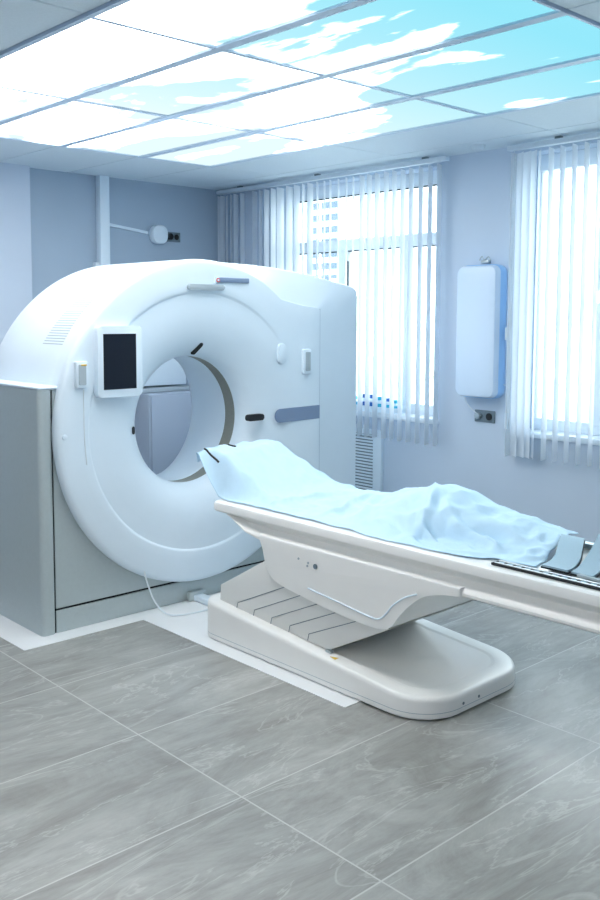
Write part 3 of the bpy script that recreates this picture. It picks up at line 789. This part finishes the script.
def strap(path, x0, x1, th, m1, m2, label, shear=0.):
    """path of (y,z, dx) swept; width runs along x. outer face m1, lining m2"""
    t = thing('positioning_strap', label, 'strap', ((x0+x1)/2, path[0][0], ZT), 'positioning straps on the table')
    P = catmull([(p[2] if len(p) > 2 else 0, p[0], p[1]) for p in path], 8)
    for nm, lo, hi, m, wi in (('outer_fabric', 0, th*.55, m1, 0), ('lining', -th*.5, 0, m2, .003)):
        b = new(); loops = []
        for i, p in enumerate(P):
            d = (P[min(i+1, len(P)-1)]-P[max(i-1, 0)]); d.x = 0; d.normalize(); n_ = Vector((0, -d.z, d.y))
            loops.append([p+n_*lo+Vector((x0-wi, 0, 0)), p+n_*lo+Vector((x1+wi, 0, 0)), p+n_*hi+Vector((x1+wi, 0, 0)), p+n_*hi+Vector((x0-wi, 0, 0))])
        loft(b, loops, cap0=True, cap1=True); part(nm, b, m, t)
    return t
strap([(2.765, .676, .02), (2.83, .674, .01), (2.92, .683, -.02), (3.02, .70, -.07), (3.10, .706, -.11), (3.155, .690, -.14)], -1.755, -1.655, .012, 'strap', 'black', 'blue-grey padded strap beside the edge of the blue sheet')
strap([(2.775, .672, .0), (2.84, .676, -.01), (2.93, .695, -.03), (3.02, .728, -.05), (3.06, .745, -.06), (3.075, .728, -.065), (3.04, .70, -.06), (2.96, .680, -.04), (2.9, .674, -.02)], -1.625, -1.545, .012, 'strap', 'black', 'strap folded back into a loop showing its black lining')
strap([(2.775, .674, 0), (2.85, .68, .0), (2.93, .692, -.03), (3.03, .695, -.06), (3.15, .688, -.09)], -1.515, -1.36, .012, 'strap', 'black', 'wide blue-grey strap at the right edge of the picture')
b = new(); tube(b, [(-1.60, 2.78, ZT+.012), (-1.55, 2.765, ZT+.014), (-1.46, 2.76, ZT+.014), (-1.38, 2.765, ZT+.014)], .009, 8)
tag(finish('strap_buckle', b, 'steel'), 'metal strap buckle bar beside the near rail', 'buckle')

# ------------------------------------------------------------------ cables on the floor
b = new(); tube(b, [(-3.885, 2.215, 1.19), (-3.90, 2.222, 1.10), (-3.92, 2.235, .95), (-3.928, 2.25, .82)], .003, 6)
tag(finish('intercom_cord', b, 'cable'), 'thin white cord hanging from the left intercom down the scanner front', 'cord')
b = new(); tube(b, [(-3.915, 2.56, .24), (-3.905, 2.575, .17), (-3.88, 2.60, .08), (-3.84, 2.64, .02), (-3.80, 2.70, .009), (-3.78, 2.78, .009), (-3.77, 2.88, .010), (-3.76, 2.93, .012)], .0045, 8)
tag(finish('floor_cable', b, 'cable'), 'thin white cable drooping from the scanner front to the floor', 'cable')
t = thing('cable_conduit', 'flat white cable duct on the floor between scanner and table foot', 'cable duct', (-3.72, 2.85, 0))
b = new(); box(b, -3.985, -3.57, 2.90, 2.965, .003, .035, .008, 3); part('duct', b, 'white', t)
b = new(); box(b, -3.988, -3.955, 2.875, 2.985, .003, .05, .006, 2); part('end_block', b, 'grey_metal', t)

# ------------------------------------------------------------------ outside
b = new(); box(b, -150, 60, YW+1.5, 130, -9.2, -9.0); struct(finish('ground', b, 'ground', smooth=0))
def tower(name, x0, x1, y0, y1, z1, m, label, wins):
    t = thing(name, label, 'building', ((x0+x1)/2, y0, -9))
    b = new(); box(b, x0, x1, y0, y1, -9, z1); box(b, x0+.5, x1-.5, y0+.5, y1-.5, z1, z1+.5); part('walls', b, m, t, smooth=0)
    for (a, c, z, h) in wins:
        b = new(); box(b, a, c, y0-.06, y0+.02, z, z+h); part('window', b, 'win_blue', t, smooth=0)
    return t
wins = [(-63.0+1.3*c+.08*r*0, -63.0+1.3*c+.95, -2+1.1*r, .62) for r in range(13) for c in range(3)]
tower('tower_block', -63.3, -58.8, 60, 72, 13.5, 'bld_white', 'tall white block with rows of blue windows outside the left window', wins)
tower('tower_block', -65.3, -63.35, 60.5, 72, 12.0, 'bld_blue', 'narrow blue tower outside the left window, left of the white block', [])
def tree(x, y, h, r, label):
    t = thing('tree', label, 'tree', (x, y, -9), 'trees outside the windows')
    b = new(); tube(b, [(x, y, -9), (x+.1, y, -9+h*.4), (x, y, -9+h*.7)], .22, 8); part('trunk', b, 'bark', t)
    b = new()
    for k in range(14):
        c = Vector((x+random.uniform(-1, 1)*r*.6, y+random.uniform(-1, 1)*r*.6, -9+h*.7+random.uniform(-1, 1)*r*.9))
        q = bmesh.ops.create_icosphere(b, subdivisions=2, radius=r*random.uniform(.35, .6), matrix=Matrix.Translation(c))
        for v in q['verts']: v.co += (v.co-c)*noise.noise(v.co*1.9)*.7
    part('crown', b, 'leaf', t, smooth=0)
tree(-40.0, 40, 12.5, 2.6, 'pale tree outside the middle pane of the left window')
tree(-33.0, 41, 11.5, 2.4, 'pale tree outside the right pane of the left window')

# ------------------------------------------------------------------ light, world, camera
w = bpy.data.worlds.new('daylight'); SC.world = w; w.use_nodes = True
bg = w.node_tree.nodes['Background']; bg.inputs['Color'].default_value = (.92, .97, 1.0, 1); bg.inputs['Strength'].default_value = WORLD_STR
for n, W in enumerate((W1, W2)):
    l = bpy.data.lights.new('window_portal', 'AREA'); l.shape = 'RECTANGLE'; l.size = W[1]-W[0]; l.size_y = W[3]-W[2]
    l.cycles.is_portal = True
    o = bpy.data.objects.new('window_portal', l); COL.objects.link(o)
    o.location = ((W[0]+W[1])/2, YO+.02, (W[2]+W[3])/2); o.rotation_euler = (radians(-90), 0, 0)

cam = bpy.data.cameras.new('camera'); co = bpy.data.objects.new('camera', cam); COL.objects.link(co)
SC.camera = co
R = ((0.68059515, -0.06807565, 0.7294902), (0.73264934, 0.0579416, -0.67813547), (0.00389668, 0.99599622, 0.08931035))
mw = Matrix(R).to_4x4(); mw.translation = Vector((0, 0, 1.545)); co.matrix_world = mw
cam.sensor_fit = 'VERTICAL'; cam.sensor_height = 36; cam.lens = 923.72/900*36
cam.shift_y = -(450-397.70)/900; cam.clip_start = .05; cam.clip_end = 400
SC.view_settings.view_transform = 'Standard'; SC.view_settings.look = 'None'; SC.view_settings.gamma = 1
SC.view_settings.use_curve_mapping = False
SC.view_settings.exposure = EXPOSURE
SC.cycles.use_denoising = True
SC.cycles.max_bounces = 12; SC.cycles.diffuse_bounces = 8; SC.cycles.transparent_max_bounces = 12
SC.cycles.sample_clamp_indirect = 6
